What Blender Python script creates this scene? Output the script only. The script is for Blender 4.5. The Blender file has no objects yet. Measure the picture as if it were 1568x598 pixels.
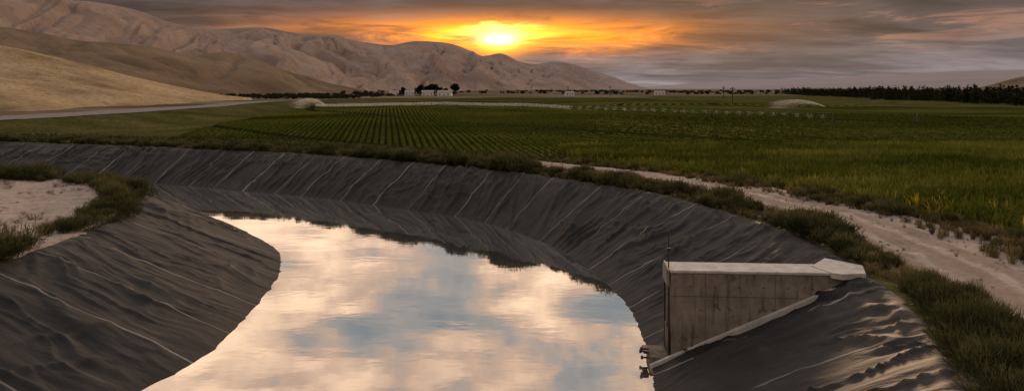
import bpy, math, random, bmesh
import numpy as np
from mathutils import Vector
random.seed(7); rng=np.random.default_rng(11)
scn=bpy.context.scene
scn.view_settings.view_transform='Standard'; scn.view_settings.look='None'; scn.view_settings.exposure=0

# ---------------------------------------------------------------- noise
def _h(ix,iy,seed):
    n=(ix.astype(np.int64)*374761393+iy.astype(np.int64)*668265263+seed*1442695041)&0xFFFFFFFF
    n=((n^(n>>13))*1274126177)&0xFFFFFFFF
    n=(n^(n>>16))&0xFFFFFFFF
    return n/4294967295.0
def vn(x,y,seed=0):
    x=np.asarray(x,float); y=np.asarray(y,float)
    ix=np.floor(x); iy=np.floor(y); fx=x-ix; fy=y-iy
    fx=fx*fx*fx*(fx*(fx*6-15)+10); fy=fy*fy*fy*(fy*(fy*6-15)+10)
    a=_h(ix,iy,seed); b=_h(ix+1,iy,seed); c=_h(ix,iy+1,seed); d=_h(ix+1,iy+1,seed)
    return (a*(1-fx)+b*fx)*(1-fy)+(c*(1-fx)+d*fx)*fy
def fbm(x,y,o=4,seed=0):
    x=np.asarray(x,float); y=np.asarray(y,float)
    r=0;a=.5;t=0
    for i in range(o):
        r=r+a*vn(x*2**i+17.3*i,y*2**i-9.1*i,seed+i); t+=a; a*=.5
    return r/t
def ss(x,a,b):
    t=np.clip((np.asarray(x,float)-a)/(b-a),0,1); return t*t*(3-2*t)
def spline(pts,n):
    P=np.array(pts,float); m=len(P)
    Q=np.vstack([2*P[0]-P[1],P,2*P[-1]-P[-2]])
    out=[]
    for i in range(m-1):
        p0,p1,p2,p3=Q[i:i+4]
        for t in np.linspace(0,1,24,endpoint=False):
            out.append(.5*((2*p1)+(-p0+p2)*t+(2*p0-5*p1+4*p2-p3)*t*t+(-p0+3*p1-3*p2+p3)*t**3))
    out.append(P[-1]); out=np.array(out)
    L=np.r_[0,np.cumsum(np.linalg.norm(np.diff(out[:,:2],axis=0),axis=1))]
    q=np.linspace(0,L[-1],n)
    return np.stack([np.interp(q,L,out[:,k]) for k in range(out.shape[1])],1),q
def dist_poly(px,py,C):
    best=np.full(px.shape,1e9)
    for i in range(len(C)-1):
        a=C[i];b=C[i+1];d=b-a;l=d@d
        t=np.clip(((px-a[0])*d[0]+(py-a[1])*d[1])/l,0,1)
        best=np.minimum(best,np.hypot(px-a[0]-t*d[0],py-a[1]-t*d[1]))
    return best
def inside(px,py,P):
    r=np.zeros(px.shape,bool); n=len(P)
    for i in range(n):
        x1,y1=P[i];x2,y2=P[(i+1)%n]
        if y1==y2: continue
        c=((y1>py)!=(y2>py))&(px<(x2-x1)*(py-y1)/(y2-y1)+x1)
        r^=c
    return r

# ---------------------------------------------------------------- mesh helpers
def mkmesh(name,V,F,mat=None,smooth=True,attrs=None,uv=None,parent=None):
    V=np.asarray(V,np.float32); F=np.asarray(F,np.int32)
    me=bpy.data.meshes.new(name)
    k=F.shape[1]
    me.vertices.add(len(V)); me.vertices.foreach_set('co',V.ravel())
    me.loops.add(F.size); me.loops.foreach_set('vertex_index',F.ravel())
    me.polygons.add(len(F)); me.polygons.foreach_set('loop_start',np.arange(0,F.size,k,dtype=np.int32))
    me.polygons.foreach_set('loop_total',np.full(len(F),k,np.int32))
    me.update(calc_edges=True)
    me.polygons.foreach_set('use_smooth',np.full(len(F),smooth,bool))
    if attrs:
        for an,av in attrs.items():
            a=me.attributes.new(an,'FLOAT','POINT'); a.data.foreach_set('value',np.asarray(av,np.float32).ravel())
    if uv is not None:
        u=me.uv_layers.new(name='UVMap'); u.data.foreach_set('uv',np.asarray(uv,np.float32)[F.ravel()].ravel())
    ob=bpy.data.objects.new(name,me); scn.collection.objects.link(ob)
    if mat: me.materials.append(mat)
    if parent: ob.parent=parent
    return ob
def gridF(nu,nv):
    i=np.arange(nu-1)[:,None]*nv+np.arange(nv-1)[None,:]
    i=i.ravel()
    return np.stack([i,i+nv,i+nv+1,i+1],1)
def empty(name,loc=(0,0,0),rz=0):
    e=bpy.data.objects.new(name,None); scn.collection.objects.link(e); e.location=loc; e.rotation_euler=(0,0,rz); e.empty_display_size=.3
    return e
def solid(name,V,n,mat,parent,bev):
    F=[list(range(n)),list(range(2*n-1,n-1,-1))]+[[i,n+i,n+(i+1)%n,(i+1)%n] for i in range(n)]
    me=bpy.data.meshes.new(name); me.from_pydata(V,[],F); me.update()
    bm=bmesh.new(); bm.from_mesh(me); bmesh.ops.recalc_face_normals(bm,faces=bm.faces)
    if bev: bmesh.ops.bevel(bm,geom=list(bm.edges),offset=bev,segments=2,affect='EDGES')
    bm.to_mesh(me); bm.free()
    ob=bpy.data.objects.new(name,me); scn.collection.objects.link(ob); me.materials.append(mat); ob.parent=parent
    return ob
def prism(name,poly,y0,y1,mat,parent,bev=.02):
    return solid(name,[(p[0],y0,p[1]) for p in poly]+[(p[0],y1,p[1]) for p in poly],len(poly),mat,parent,bev)
def slab(name,poly,z0,z1,mat,parent,bev=.02):
    return solid(name,[(p[0],p[1],z0) for p in poly]+[(p[0],p[1],z1) for p in poly],len(poly),mat,parent,bev)
def box(name,x0,x1,y0,y1,z0,z1,mat,parent,bev=.015):
    return prism(name,[(x0,z0),(x1,z0),(x1,z1),(x0,z1)],y0,y1,mat,parent,bev)
def tube(name,a,b,r0,r1,mat,parent=None,n=8):
    a=Vector(a);b=Vector(b);d=(b-a).normalized()
    u=d.orthogonal().normalized();w=d.cross(u)
    V=[];F=[]
    for p,r in((a,r0),(b,r1)):
        for i in range(n):
            t=2*math.pi*i/n; V.append(p+u*math.cos(t)*r+w*math.sin(t)*r)
    F=[[i,(i+1)%n,n+(i+1)%n,n+i] for i in range(n)]+[list(range(n-1,-1,-1)),list(range(n,2*n))]
    me=bpy.data.meshes.new(name); me.from_pydata([tuple(v) for v in V],[],F); me.update()
    ob=bpy.data.objects.new(name,me); scn.collection.objects.link(ob); me.materials.append(mat)
    if parent: ob.parent=parent
    return ob

# ---------------------------------------------------------------- node helpers
class T:
    def __init__(s,nt): s.nt=nt; s.n=nt.nodes; s.l=nt.links
    def put(s,inp,v):
        if v is None: return
        if isinstance(v,bpy.types.NodeSocket): s.l.new(v,inp)
        else:
            if isinstance(v,tuple) and len(v)==3 and inp.type=='RGBA': v=(*v,1)
            inp.default_value=v
    def m(s,op,a,b=None,c=None,clamp=False):
        n=s.n.new('ShaderNodeMath'); n.operation=op; n.use_clamp=clamp
        for i,v in enumerate((a,b,c)): s.put(n.inputs[i],v)
        return n.outputs[0]
    def mix(s,f,a,b,bt='MIX'):
        n=s.n.new('ShaderNodeMix'); n.data_type='RGBA'; n.blend_type=bt
        s.put(n.inputs[0],f); s.put(n.inputs[6],a); s.put(n.inputs[7],b)
        return n.outputs[2]
    def comb(s,x,y,z):
        n=s.n.new('ShaderNodeCombineXYZ')
        for i,v in enumerate((x,y,z)): s.put(n.inputs[i],v)
        return n.outputs[0]
    def sep(s,v):
        n=s.n.new('ShaderNodeSeparateXYZ'); s.put(n.inputs[0],v); return n.outputs
    def noise(s,vec,scale,det=4,rough=.55,dist=0):
        n=s.n.new('ShaderNodeTexNoise'); s.put(n.inputs['Vector'],vec); n.inputs['Scale'].default_value=scale
        n.inputs['Detail'].default_value=det; n.inputs['Roughness'].default_value=rough; n.inputs['Distortion'].default_value=dist
        return n.outputs[0]
    def ramp(s,f,stops):
        n=s.n.new('ShaderNodeValToRGB'); s.put(n.inputs[0],f); cr=n.color_ramp
        while len(cr.elements)<len(stops): cr.elements.new(.5)
        for e,(p,c) in zip(cr.elements,stops): e.position=p; e.color=(*c,1) if len(c)==3 else c
        return n.outputs[0]
    def sstep(s,v,a,b):
        n=s.n.new('ShaderNodeMapRange'); n.interpolation_type='SMOOTHSTEP'
        s.put(n.inputs[0],v); n.inputs[1].default_value=a; n.inputs[2].default_value=b
        return n.outputs[0]
    def attr(s,name):
        n=s.n.new('ShaderNodeAttribute'); n.attribute_name=name; return n.outputs['Fac']
    def pos(s):
        return s.n.new('ShaderNodeNewGeometry').outputs['Position']
    def bump(s,h,st,dist=.05):
        n=s.n.new('ShaderNodeBump'); s.put(n.inputs['Height'],h); n.inputs['Strength'].default_value=st; n.inputs['Distance'].default_value=dist
        return n.outputs[0]
def mat(name,spec=.25):
    m=bpy.data.materials.new(name); m.use_nodes=True
    t=T(m.node_tree); b=t.n['Principled BSDF']; b.inputs['Roughness'].default_value=.9
    b.inputs['Specular IOR Level'].default_value=spec
    return m,t,b

# ---------------------------------------------------------------- SKY
w=bpy.data.worlds.new('sky'); scn.world=w; w.use_nodes=True
t=T(w.node_tree); bg=t.n['Background']
SUN_EL=math.radians(9.0); SUN_AZ=math.radians(16.0)
ns=t.n.new('ShaderNodeTexSky'); ns.sky_type='NISHITA'; ns.sun_disc=False; ns.sun_elevation=SUN_EL; ns.sun_rotation=SUN_AZ
ns.air_density=1.2; ns.dust_density=3
tc=t.n.new('ShaderNodeTexCoord').outputs['Generated']
x,y,z=t.sep(tc)
zc=t.m('MAXIMUM',z,0.0)
den=t.m('ADD',zc,.10)
cx=t.m('DIVIDE',x,den); cy=t.m('DIVIDE',y,den)
n1=t.noise(t.comb(t.m('MULTIPLY',cx,.5),cy,3.7),1.25,8,.6,.5)
nh=t.noise(t.comb(t.m('MULTIPLY',cx,1.0),t.m('MULTIPLY',cy,.85),8.2),1.7,9,.60,.25)
n2=t.noise(t.comb(t.m('MULTIPLY',x,7.0),t.m('MULTIPLY',y,2.0),t.m('MULTIPLY',z,55.0)),1.0,7,.62,.8)
low=t.ramp(z,[(0,(.29,.255,.27)),(.020,(.225,.19,.195)),(.045,(.145,.12,.118)),(.08,(.088,.070,.066)),(.15,(.10,.080,.075))])
lowm=t.m('MULTIPLY',t.m('MULTIPLY_ADD',t.sstep(n1,.32,.68),.85,.62),t.m('MULTIPLY_ADD',t.sstep(n2,.3,.7),.35,.82))
low=t.mix(1.0,low,t.comb(lowm,lowm,lowm),'MULTIPLY')
high=t.ramp(nh,[(.35,(.32,.36,.39)),(.43,(.50,.47,.45)),(.485,(.88,.61,.45)),(.58,(1.6,1.11,.76)),(.68,(2.0,1.48,1.04))])
zen=t.mix(t.sstep(z,.38,.8),high,(.68,.66,.68))
hwt=t.sstep(t.m('ADD',z,t.m('MULTIPLY',t.m('SUBTRACT',n1,.5),.08)),.120,.165)
cl=t.mix(hwt,low,zen)
# glow of the setting sun behind the cloud bank
a=t.m('ADD',x,.017)
b0=t.m('SUBTRACT',z,.069)
b=t.m('ADD',b0,t.m('MULTIPLY',t.m('SUBTRACT',n2,.5),.045))
fy=t.sstep(y,0.0,.5)
def gauss(a,wa,b,wb):
    e=t.m('ADD',t.m('POWER',t.m('ABSOLUTE',t.m('DIVIDE',a,wa)),2.0),t.m('POWER',t.m('ABSOLUTE',t.m('DIVIDE',b,wb)),2.0))
    return t.m('MULTIPLY',t.m('EXPONENT',t.m('MULTIPLY',e,-1.0)),fy)
def scalecol(f,c):
    return t.comb(t.m('MULTIPLY',f,c[0]),t.m('MULTIPLY',f,c[1]),t.m('MULTIPLY',f,c[2]))
g0=gauss(a,.020,t.m('ADD',b0,.007),.0065)
g1=gauss(a,.052,b,.0070)
g2=t.m('MULTIPLY',gauss(a,.180,b,.0185),t.m('MULTIPLY_ADD',t.sstep(n2,.34,.56),.85,.25))
g3=gauss(a,.30,b0,.034)
g4=gauss(a,.030,t.m('ADD',b0,.016),.012)
keep=t.m('SUBTRACT',1.0,t.m('MULTIPLY',g2,.95),clamp=True)
cl=t.mix(1.0,cl,t.comb(keep,keep,keep),'MULTIPLY')
add=t.mix(1.0,scalecol(g0,(4.,3.2,1.5)),scalecol(g1,(4.0,2.4,.35)),'ADD')
add=t.mix(1.0,add,scalecol(g2,(2.5,.68,.004)),'ADD')
add=t.mix(1.0,add,scalecol(g3,(.19,.058,.006)),'ADD')
add=t.mix(1.0,add,scalecol(g4,(1.8,.60,.010)),'ADD')
s3=t.m('MULTIPLY',gauss(t.m('SUBTRACT',a,.2),.40,t.m('SUBTRACT',b0,.006),.026),t.sstep(n2,.53,.68))
add=t.mix(1.0,add,scalecol(s3,(.44,.17,.07)),'ADD')
cl=t.mix(1.0,cl,add,'ADD')
bk=t.m('MULTIPLY_ADD',t.sstep(y,-.35,.45),.45,.55)
cl=t.mix(1.0,cl,t.comb(bk,bk,bk),'MULTIPLY')
nish=t.mix(1.0,ns.outputs[0],(.012,.012,.012),'MULTIPLY')
col=t.mix(.95,nish,cl)
t.l.new(col,bg.inputs[0]); bg.inputs[1].default_value=1.0
w.cycles.sampling_method='MANUAL'; w.cycles.sample_map_resolution=1024

sun=bpy.data.lights.new('sun','SUN'); sun.energy=1.35; sun.angle=math.radians(8); sun.color=(1,.64,.38)
so=bpy.data.objects.new('sun',sun); scn.collection.objects.link(so)
d=Vector((math.sin(SUN_AZ)*math.cos(SUN_EL),math.cos(SUN_AZ)*math.cos(SUN_EL),math.sin(SUN_EL)))
so.rotation_euler=d.to_track_quat('Z','Y').to_euler()

# ---------------------------------------------------------------- CAMERA
cam=bpy.data.cameras.new('camera'); co=bpy.data.objects.new('camera',cam); scn.collection.objects.link(co); scn.camera=co
co.location=(0,0,10); co.rotation_euler=(math.radians(90),0,0)
cam.sensor_width=36; cam.lens=36*1200/1568; cam.shift_y=-164/1568; cam.clip_end=60000; cam.clip_start=.2

# ---------------------------------------------------------------- CURVES (world metres)
CZ=3.3
W_out,_=spline([(-90,97),(-68,90.5),(-54,87.6),(-41.9,83.9),(-32,79.5),(-20.2,72.9),(-12.7,67.9),(-7.7,64),(-3.3,60.0),(0.3,54.5),(2.7,49.4),(4.0,45.3),(4.9,40.4),(5.4,35.8),(5.4,32),(5.15,28.2),(4.8,25.9),(3.6,20),(1.5,13),(-2,6)],600)
C_out,_=spline([(-92,104),(-64,98),(-48.8,92.4),(-34.8,86.4),(-26.5,82.9),(-18.5,78.1),(-11.1,72.4),(-4.7,67),(0.82,61.3),(5.4,55.4),(8.9,49.7),(11.3,43),(12.6,36.6),(12.85,31.5),(12.5,27.3),(11.8,23.3),(10.9,20.2),(9.7,17),(7.2,11),(3.2,4)],600)
W_in,_=spline([(-90,88),(-66,83),(-48,79),(-37.4,75.5),(-31.4,70.0),(-26.4,64.2),(-22.7,60),(-19.1,55.3),(-16.1,51),(-14.3,48),(-13.1,44.4),(-12.3,40.7),(-11.8,35.8),(-11.5,31.2),(-11.8,27.6),(-12.3,25.9),(-13.6,20),(-15.5,13),(-18,6)],600)
C_in,_=spline([(-95,73),(-60,64.5),(-39,59.3),(-33.2,57.6),(-29.0,55.5),(-25.7,52.7),(-23.0,48.5),(-20.9,42.5),(-19.9,37.3),(-19.5,33.5),(-19.9,30.3),(-21,24),(-23,17),(-26,8)],600)
Cs=C_out[::5]; Ci=C_in[::5]; canal_s=np.vstack([Cs,Ci[::-1]])
innerpoly=np.vstack([Ci,[(-26,-60),(-400,-60),(-400,100)]])

def field_und(x,y):
    return (fbm(x/70+3,y/110,3,5)-.5)*2.6*ss(y,85,160)*(1-ss(y,500,900)) + 1.6*np.exp(-((x+25)/60)**2-((y-230)/90)**2)
def ground_z(x,y,full=False):
    x=np.asarray(x,float); y=np.asarray(y,float)
    sh=x.shape; xf=x.ravel(); yf=y.ravel()
    near=(np.abs(xf)<170)&(yf<230)
    t_o=np.full(xf.shape,200.); t_i=np.full(xf.shape,200.)
    t_o[near]=dist_poly(xf[near],yf[near],Cs); t_i[near]=dist_poly(xf[near],yf[near],Ci)
    ins=np.zeros(xf.shape,bool)
    ins[near]=inside(xf[near],yf[near],canal_s)
    inn=inside(xf,yf,innerpoly)&~ins
    tt=np.minimum(t_o,t_i)
    z=CZ-(CZ-2.2)*ss(t_o,8.5,13.5)
    z=z+field_und(xf,yf)*ss(t_o,10,40)
    z=np.where(inn,CZ+.05,z)
    z=z+(fbm(xf*.8,yf*.8,3,9)-.5)*.30*ss(tt,.8,2.5)*(1-ss(yf,120,200))
    z=z+2.1*(1-ss(np.abs(xf+98),9,26))*ss(yf,112,140)*(1-ss(yf,330,420))
    z=np.where(ins,CZ-np.minimum(tt*3,6.3),z)
    if full: return z.reshape(sh),t_o.reshape(sh),t_i.reshape(sh),ins.reshape(sh),inn.reshape(sh)
    return z.reshape(sh)
def gz1(X,Y): return float(ground_z(np.array([float(X)]),np.array([float(Y)]))[0])

# ---------------------------------------------------------------- GROUND
def axis(lo,hi,step,far_lo,far_hi,r=1.07):
    a=list(np.arange(lo,hi,step)); s=step; v=a[-1]
    while v<far_hi: s*=r; v+=s; a.append(v)
    s=step; v=lo; pre=[]
    while v>far_lo: s*=r; v-=s; pre.append(v)
    return np.array(pre[::-1]+a)
gx=axis(-75,40,.6,-16000,16000,1.06); gy=axis(8,112,.6,-300,22000,1.05)
GX,GY=np.meshgrid(gx,gy,indexing='ij')
GZ,TO,TI,INS,INN=ground_z(GX,GY,True)
m,tt,b=mat('ground_soil',0.)
P=tt.pos(); px,py,pz=tt.sep(P)
nA=tt.noise(P,.35,6,.6); nB=tt.noise(P,4.0,5,.65); nC=tt.noise(tt.comb(tt.m('MULTIPLY',px,.5),py,0.),.010,7,.65)
soil=tt.ramp(tt.m('ADD',tt.m('MULTIPLY',nB,.5),tt.m('MULTIPLY',tt.noise(P,.9,6,.7),.5)),[(.35,(.24,.18,.14)),(.5,(.44,.355,.295)),(.65,(.55,.46,.395))])
grass=tt.ramp(tt.m('ADD',tt.m('MULTIPLY',tt.noise(P,1.6,5,.7),.6),tt.m('MULTIPLY',tt.noise(P,.09,4,.6),.4)),[(.36,(.034,.037,.011)),(.5,(.070,.070,.022)),(.66,(.16,.13,.058))])
dry=tt.ramp(nC,[(.32,(.045,.042,.025)),(.46,(.11,.085,.055)),(.56,(.20,.155,.11)),(.7,(.27,.215,.16))])
gm=tt.m('ADD',tt.attr('grass'),tt.m('MULTIPLY',tt.m('SUBTRACT',nA,.5),1.4),clamp=True)
c=tt.mix(tt.sstep(gm,.35,.65),soil,grass)
c=tt.mix(tt.attr('far'),c,dry)
c=tt.mix(tt.sstep(py,1500.,9000.),c,(.30,.265,.27))  # distance haze painted into the soil colour, growing with world Y
tt.put(b.inputs['Base Color'],c); tt.put(b.inputs['Normal'],tt.bump(tt.noise(P,7,6,.7),.8,.08))
grass_w=np.clip(.15+.95*ss(TO,9.0,11)+.6*(1-ss(TO,.8,2.2)),0,1)
grass_w=np.where(INN,.0,grass_w)
grass_w=np.where((~INN)&(GY>70)&(GX<-4),.9,grass_w)
far_w=ss(GY,600,680)*(GX<120)+ss(GY,700,900)*(GX>=120)
far_w=np.maximum(far_w,ss(-GX,118,135))
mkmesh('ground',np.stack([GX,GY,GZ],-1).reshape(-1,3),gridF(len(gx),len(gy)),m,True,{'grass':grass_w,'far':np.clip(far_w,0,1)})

# ---------------------------------------------------------------- WATER
m,tt,b=mat('water_surface')
P=tt.pos(); px,py,pz=tt.sep(P)
b.inputs['Base Color'].default_value=(.012,.014,.013,1); b.inputs['Roughness'].default_value=.5
gl=tt.n.new('ShaderNodeBsdfGlossy'); gl.inputs['Color'].default_value=(.97,.96,.95,1); gl.inputs['Roughness'].default_value=.02
v=tt.comb(tt.m('MULTIPLY',px,.6),py,0.)
hgt=tt.m('ADD',tt.noise(v,.35,3,.5,.4),tt.m('MULTIPLY',tt.noise(v,2.6,3,.5),.14))
nb=tt.bump(hgt,.07,.12); tt.l.new(nb,gl.inputs['Normal'])
fr=tt.n.new('ShaderNodeFresnel'); fr.inputs[0].default_value=2.2
fac=tt.m('MULTIPLY_ADD',fr.outputs[0],.55,.50,clamp=True)
mx=tt.n.new('ShaderNodeMixShader'); tt.l.new(fac,mx.inputs[0]); tt.l.new(b.outputs[0],mx.inputs[1]); tt.l.new(gl.outputs[0],mx.inputs[2])
tt.l.new(mx.outputs[0],tt.n['Material Output'].inputs[0])
nW=200
A=W_out[np.linspace(0,599,nW).astype(int)]; B=W_in[np.linspace(0,599,nW).astype(int)]
Vw=[]
for i in range(nW):
    d=(A[i]-B[i])/np.linalg.norm(A[i]-B[i])
    for k in np.linspace(-1.5,1.5,9):
        mid=(A[i]+B[i])/2; L=np.linalg.norm(A[i]-B[i])/2
        p=mid+d*(L+1.6)*k/1.5
        Vw.append((p[0],p[1],0))
mkmesh('water',Vw,gridF(nW,9),m,True)

# ---------------------------------------------------------------- LINER
SP=4.4
m,tt,b=mat('black_geomembrane')
uvn=tt.n.new('ShaderNodeUVMap').outputs[0]; u,v_,_=tt.sep(uvn); P=tt.pos()
nn=tt.noise(P,.5,5,.6); n5=tt.noise(tt.comb(u,tt.m('MULTIPLY',v_,.3),0.),2.2,6,.65)
base=tt.ramp(tt.m('ADD',tt.m('MULTIPLY',nn,.55),tt.m('MULTIPLY',n5,.45)),[(.36,(.011,.010,.0095)),(.5,(.018,.0158,.0148)),(.64,(.036,.031,.028))])
uw=tt.m('ADD',tt.m('ADD',u,tt.m('MULTIPLY',tt.m('SUBTRACT',tt.noise(tt.comb(u,0.,0.),.11,1),.5),6.)),tt.m('MULTIPLY',tt.m('SUBTRACT',tt.noise(P,.5,3),.5),.45))
dm=tt.m('MULTIPLY',tt.m('ABSOLUTE',tt.m('SUBTRACT',tt.m('FRACT',tt.m('DIVIDE',uw,SP)),.5)),SP)
seam=tt.m('SUBTRACT',1.0,tt.sstep(dm,.025,.075))
seam2=tt.m('MULTIPLY',seam,tt.sstep(tt.noise(P,.45,4),.30,.60))
c=tt.mix(tt.m('MULTIPLY',seam2,.7),base,(.32,.28,.25))
dust=tt.m('MULTIPLY',tt.sstep(v_,-2.5,0.3),tt.sstep(tt.noise(P,1.3,6,.7),.40,.7))
c=tt.mix(tt.m('MULTIPLY',dust,.26),c,(.24,.19,.155))
tt.put(b.inputs['Base Color'],c); b.inputs['Roughness'].default_value=.64; b.inputs['Specular IOR Level'].default_value=.22
bh=tt.m('ADD',tt.noise(tt.comb(u,tt.m('MULTIPLY',v_,.35),0.),2.6,5,.6,.5),tt.m('MULTIPLY',seam,.6))
tt.put(b.inputs['Normal'],tt.bump(bh,.5,.10))
def liner(name,W,C,nu,seed,amp):
    q=np.linspace(0,len(W)-1,nu); Wr=np.stack([np.interp(q,np.arange(len(W)),W[:,k]) for k in (0,1)],1)
    idx=np.array([np.argmin(((C-p)**2).sum(1)) for p in Wr[::8]],float)
    idx=np.maximum.accumulate(idx)
    k=np.ones(21)/21; idp=np.pad(idx,10,mode='reflect',reflect_type='odd'); idx=np.convolve(idp,k,'valid')
    idf=np.clip(np.interp(np.arange(nu),np.arange(nu)[::8],idx),0,len(C)-1)
    Cr=np.stack([np.interp(idf,np.arange(len(C)),C[:,k]) for k in (0,1)],1)
    s=np.r_[0,np.cumsum(np.linalg.norm(np.diff((Wr+Cr)/2,axis=0),axis=1))]
    D=Cr-Wr; L=np.linalg.norm(D,axis=1)[:,None]; Dn=D/L
    vs=np.r_[np.linspace(-.25,1,70),1.04,1.09,1.13]
    VV=vs[None,:]
    X=Wr[:,0:1]+D[:,0:1]*VV; Y=Wr[:,1:2]+D[:,1:2]*VV
    Z=CZ*np.minimum(VV,1)+np.zeros_like(X)
    Z+= -.05*ss(VV,.9,1.0)*(VV<=1)
    Z[:,-3]=CZ-.02; Z[:,-2]=CZ-.05; Z[:,-1]=CZ-.35
    S=np.repeat(s[:,None],len(vs),1); Q=VV*L
    wx=S+3.6*(fbm(S*.22,Q*.22,3,seed)-.5)
    r1=1-np.abs(2*fbm(wx*.50+.05*Q,Q*.09,3,seed+3)-1)
    r2=1-np.abs(2*fbm(wx*1.25+.22*Q,Q*.22+S*.05,3,seed+8)-1)
    r3=1-np.abs(2*fbm(S*.22+.45*Q,Q*.55-S*.15,3,seed+14)-1)
    patch=ss(fbm(S*.12,Q*.2,2,seed+50),.40,.62)
    h=.13*r1**8*(.35+.65*patch)+.06*r2**7*(.4+.9*(1-patch))+.085*r3**9*patch+.035*(fbm(S*1.6,Q*.5,3,seed+20)-.5)+.14*(fbm(S*.22,Q*.22,2,seed+31)-.5)
    h*=amp*(.35+.65*ss(VV,.0,.22))
    h*=(1-ss(VV,.97,1.05))
    Z+=h; X-=h*.4*Dn[:,0:1]; Y-=h*.4*Dn[:,1:2]
    e=(fbm(s*.9,s*0,3,seed+40)-.5)*.9
    for j,kk in ((-3,.4),(-2,1.),(-1,1.)):
        X[:,j]+=Dn[:,0]*e*kk; Y[:,j]+=Dn[:,1]*e*kk
    uv=np.stack([S,Q-L],-1).reshape(-1,2)
    return mkmesh(name,np.stack([X,Y,Z],-1).reshape(-1,3),gridF(nu,len(vs)),m,True,uv=uv)
liner('canal_liner',W_out,C_out,1700,3,1.6)
liner('canal_liner',W_in,C_in,1400,60,1.1)

# ---------------------------------------------------------------- ROADS
m,tt,b=mat('dirt_track',0.)
uvn=tt.n.new('ShaderNodeUVMap').outputs[0]; u,v_,_=tt.sep(uvn); P=tt.pos()
rut=tt.m('ABSOLUTE',tt.m('SUBTRACT',tt.m('ABSOLUTE',tt.m('ADD',v_,tt.m('MULTIPLY',tt.m('SUBTRACT',tt.noise(P,.3,3),.5),.5))),.85))
rm=tt.sstep(rut,.10,.42)
c=tt.ramp(tt.m('ADD',tt.m('MULTIPLY',tt.noise(P,4,6,.7),.5),tt.m('MULTIPLY',tt.noise(tt.comb(tt.m('MULTIPLY',u,.3),v_,0.),1.5,6,.7),.5)),[(.38,(.28,.215,.165)),(.5,(.47,.38,.315)),(.62,(.60,.505,.435))])
c=tt.mix(tt.m('MULTIPLY',rm,.6),c,(.25,.19,.14))
tt.put(b.inputs['Base Color'],c); tt.put(b.inputs['Normal'],tt.bump(tt.m('ADD',tt.noise(P,5,6,.7),rm),.9,.07))
R,q=spline([(-1,71.5),(4.3,67.2),(8,62.2),(12.1,54.9),(14.7,48.3),(16.5,42.3),(17,37.4),(16.9,31.5),(16.4,27.2),(15.8,24),(14.6,18),(12.6,11),(9,3)],260)
tg=np.gradient(R,axis=0); tg/=np.linalg.norm(tg,axis=1)[:,None]; nr=np.stack([-tg[:,1],tg[:,0]],1)
hw=np.interp(q,[0,12,30,70],[.6,1.4,1.9,2.25])
cr=np.linspace(-1,1,15); V=[];UV=[]
for i in range(len(R)):
    for c_ in cr:
        e=1+ (.2*(vn(q[i]*.9,(c_>0)*9.,3)-.5)*2 if abs(c_)>.9 else 0)
        p=R[i]+nr[i]*c_*hw[i]*e; V.append((p[0],p[1],0)); UV.append((q[i],c_*hw[i]))
V=np.array(V); V[:,2]=ground_z(V[:,0],V[:,1])
off=np.array([-.05 if abs(c_)>.97 else .05-.05*math.exp(-((abs(c_)*2.1-.85)/.3)**2) for c_ in cr]); V[:,2]+=np.tile(off,len(R))
mkmesh('dirt_road',V,gridF(len(R),len(cr)),m,True,uv=UV)
m,tt,b=mat('gravel',0.)
P=tt.pos(); c=tt.ramp(tt.noise(P,.8,8,.8),[(.3,(.14,.125,.115)),(.6,(.30,.27,.245)),(.75,(.40,.365,.335))]); tt.put(b.inputs['Base Color'],c)
R2,q2=spline([(-101,100),(-99,130),(-98,180),(-99,240),(-101,300),(-98,350),(-84,400)],160)
tg=np.gradient(R2,axis=0); tg/=np.linalg.norm(tg,axis=1)[:,None]; nr=np.stack([-tg[:,1],tg[:,0]],1)
V=np.array([(R2[i]+nr[i]*c_*8.0) for i in range(160) for c_ in np.linspace(-1,1,7)]); V=np.c_[V,ground_z(V[:,0],V[:,1])+.12]
mkmesh('gravel_road',V,gridF(160,7),m,True)

# ---------------------------------------------------------------- vegetation machinery
def vegmat(name,stops,trans=.3):
    m,tt,b=mat(name,0.)
    c=tt.ramp(tt.attr('tint'),stops)
    df=tt.n.new('ShaderNodeBsdfDiffuse'); tt.l.new(c,df.inputs[0])
    tr=tt.n.new('ShaderNodeBsdfTranslucent'); tt.l.new(c,tr.inputs[0])
    mx=tt.n.new('ShaderNodeMixShader'); mx.inputs[0].default_value=trans
    tt.l.new(df.outputs[0],mx.inputs[1]); tt.l.new(tr.outputs[0],mx.inputs[2]); tt.l.new(mx.outputs[0],tt.n['Material Output'].inputs[0])
    tt.n.remove(b)
    return m
def blades(n,base_r,h,wd,lean,seed,curl=.3,hvar=.4):
    r=np.random.default_rng(seed); V=[];F=[];Tn=[]
    for i in range(n):
        a=r.uniform(0,6.28); rr=base_r*math.sqrt(r.uniform()); bx,by=rr*math.cos(a),rr*math.sin(a)
        a2=a+r.normal(0,.8); hh=h*(1-hvar*r.uniform()); le=lean*r.uniform(.3,1.2)*hh
        d=np.array([math.cos(a2),math.sin(a2)]); p=np.array([-d[1],d[0]])*wd*.5
        p0=np.array([bx,by]); p1=p0+d*le*.4; p2=p0+d*le
        z1=hh*.62; z2=hh*(1-curl*r.uniform())
        k=len(V)
        for pp,zz,ww in((p0,0,.7),(p1,z1,1),(p2,z2,.12)):
            V.append((*(pp-p*ww),zz)); V.append((*(pp+p*ww),zz))
        F+= [(k,k+1,k+3,k+2),(k+2,k+3,k+5,k+4)]; Tn+=[r.uniform(-.15,.15)]*6
    return np.array(V),np.array(F),np.array(Tn)
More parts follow.
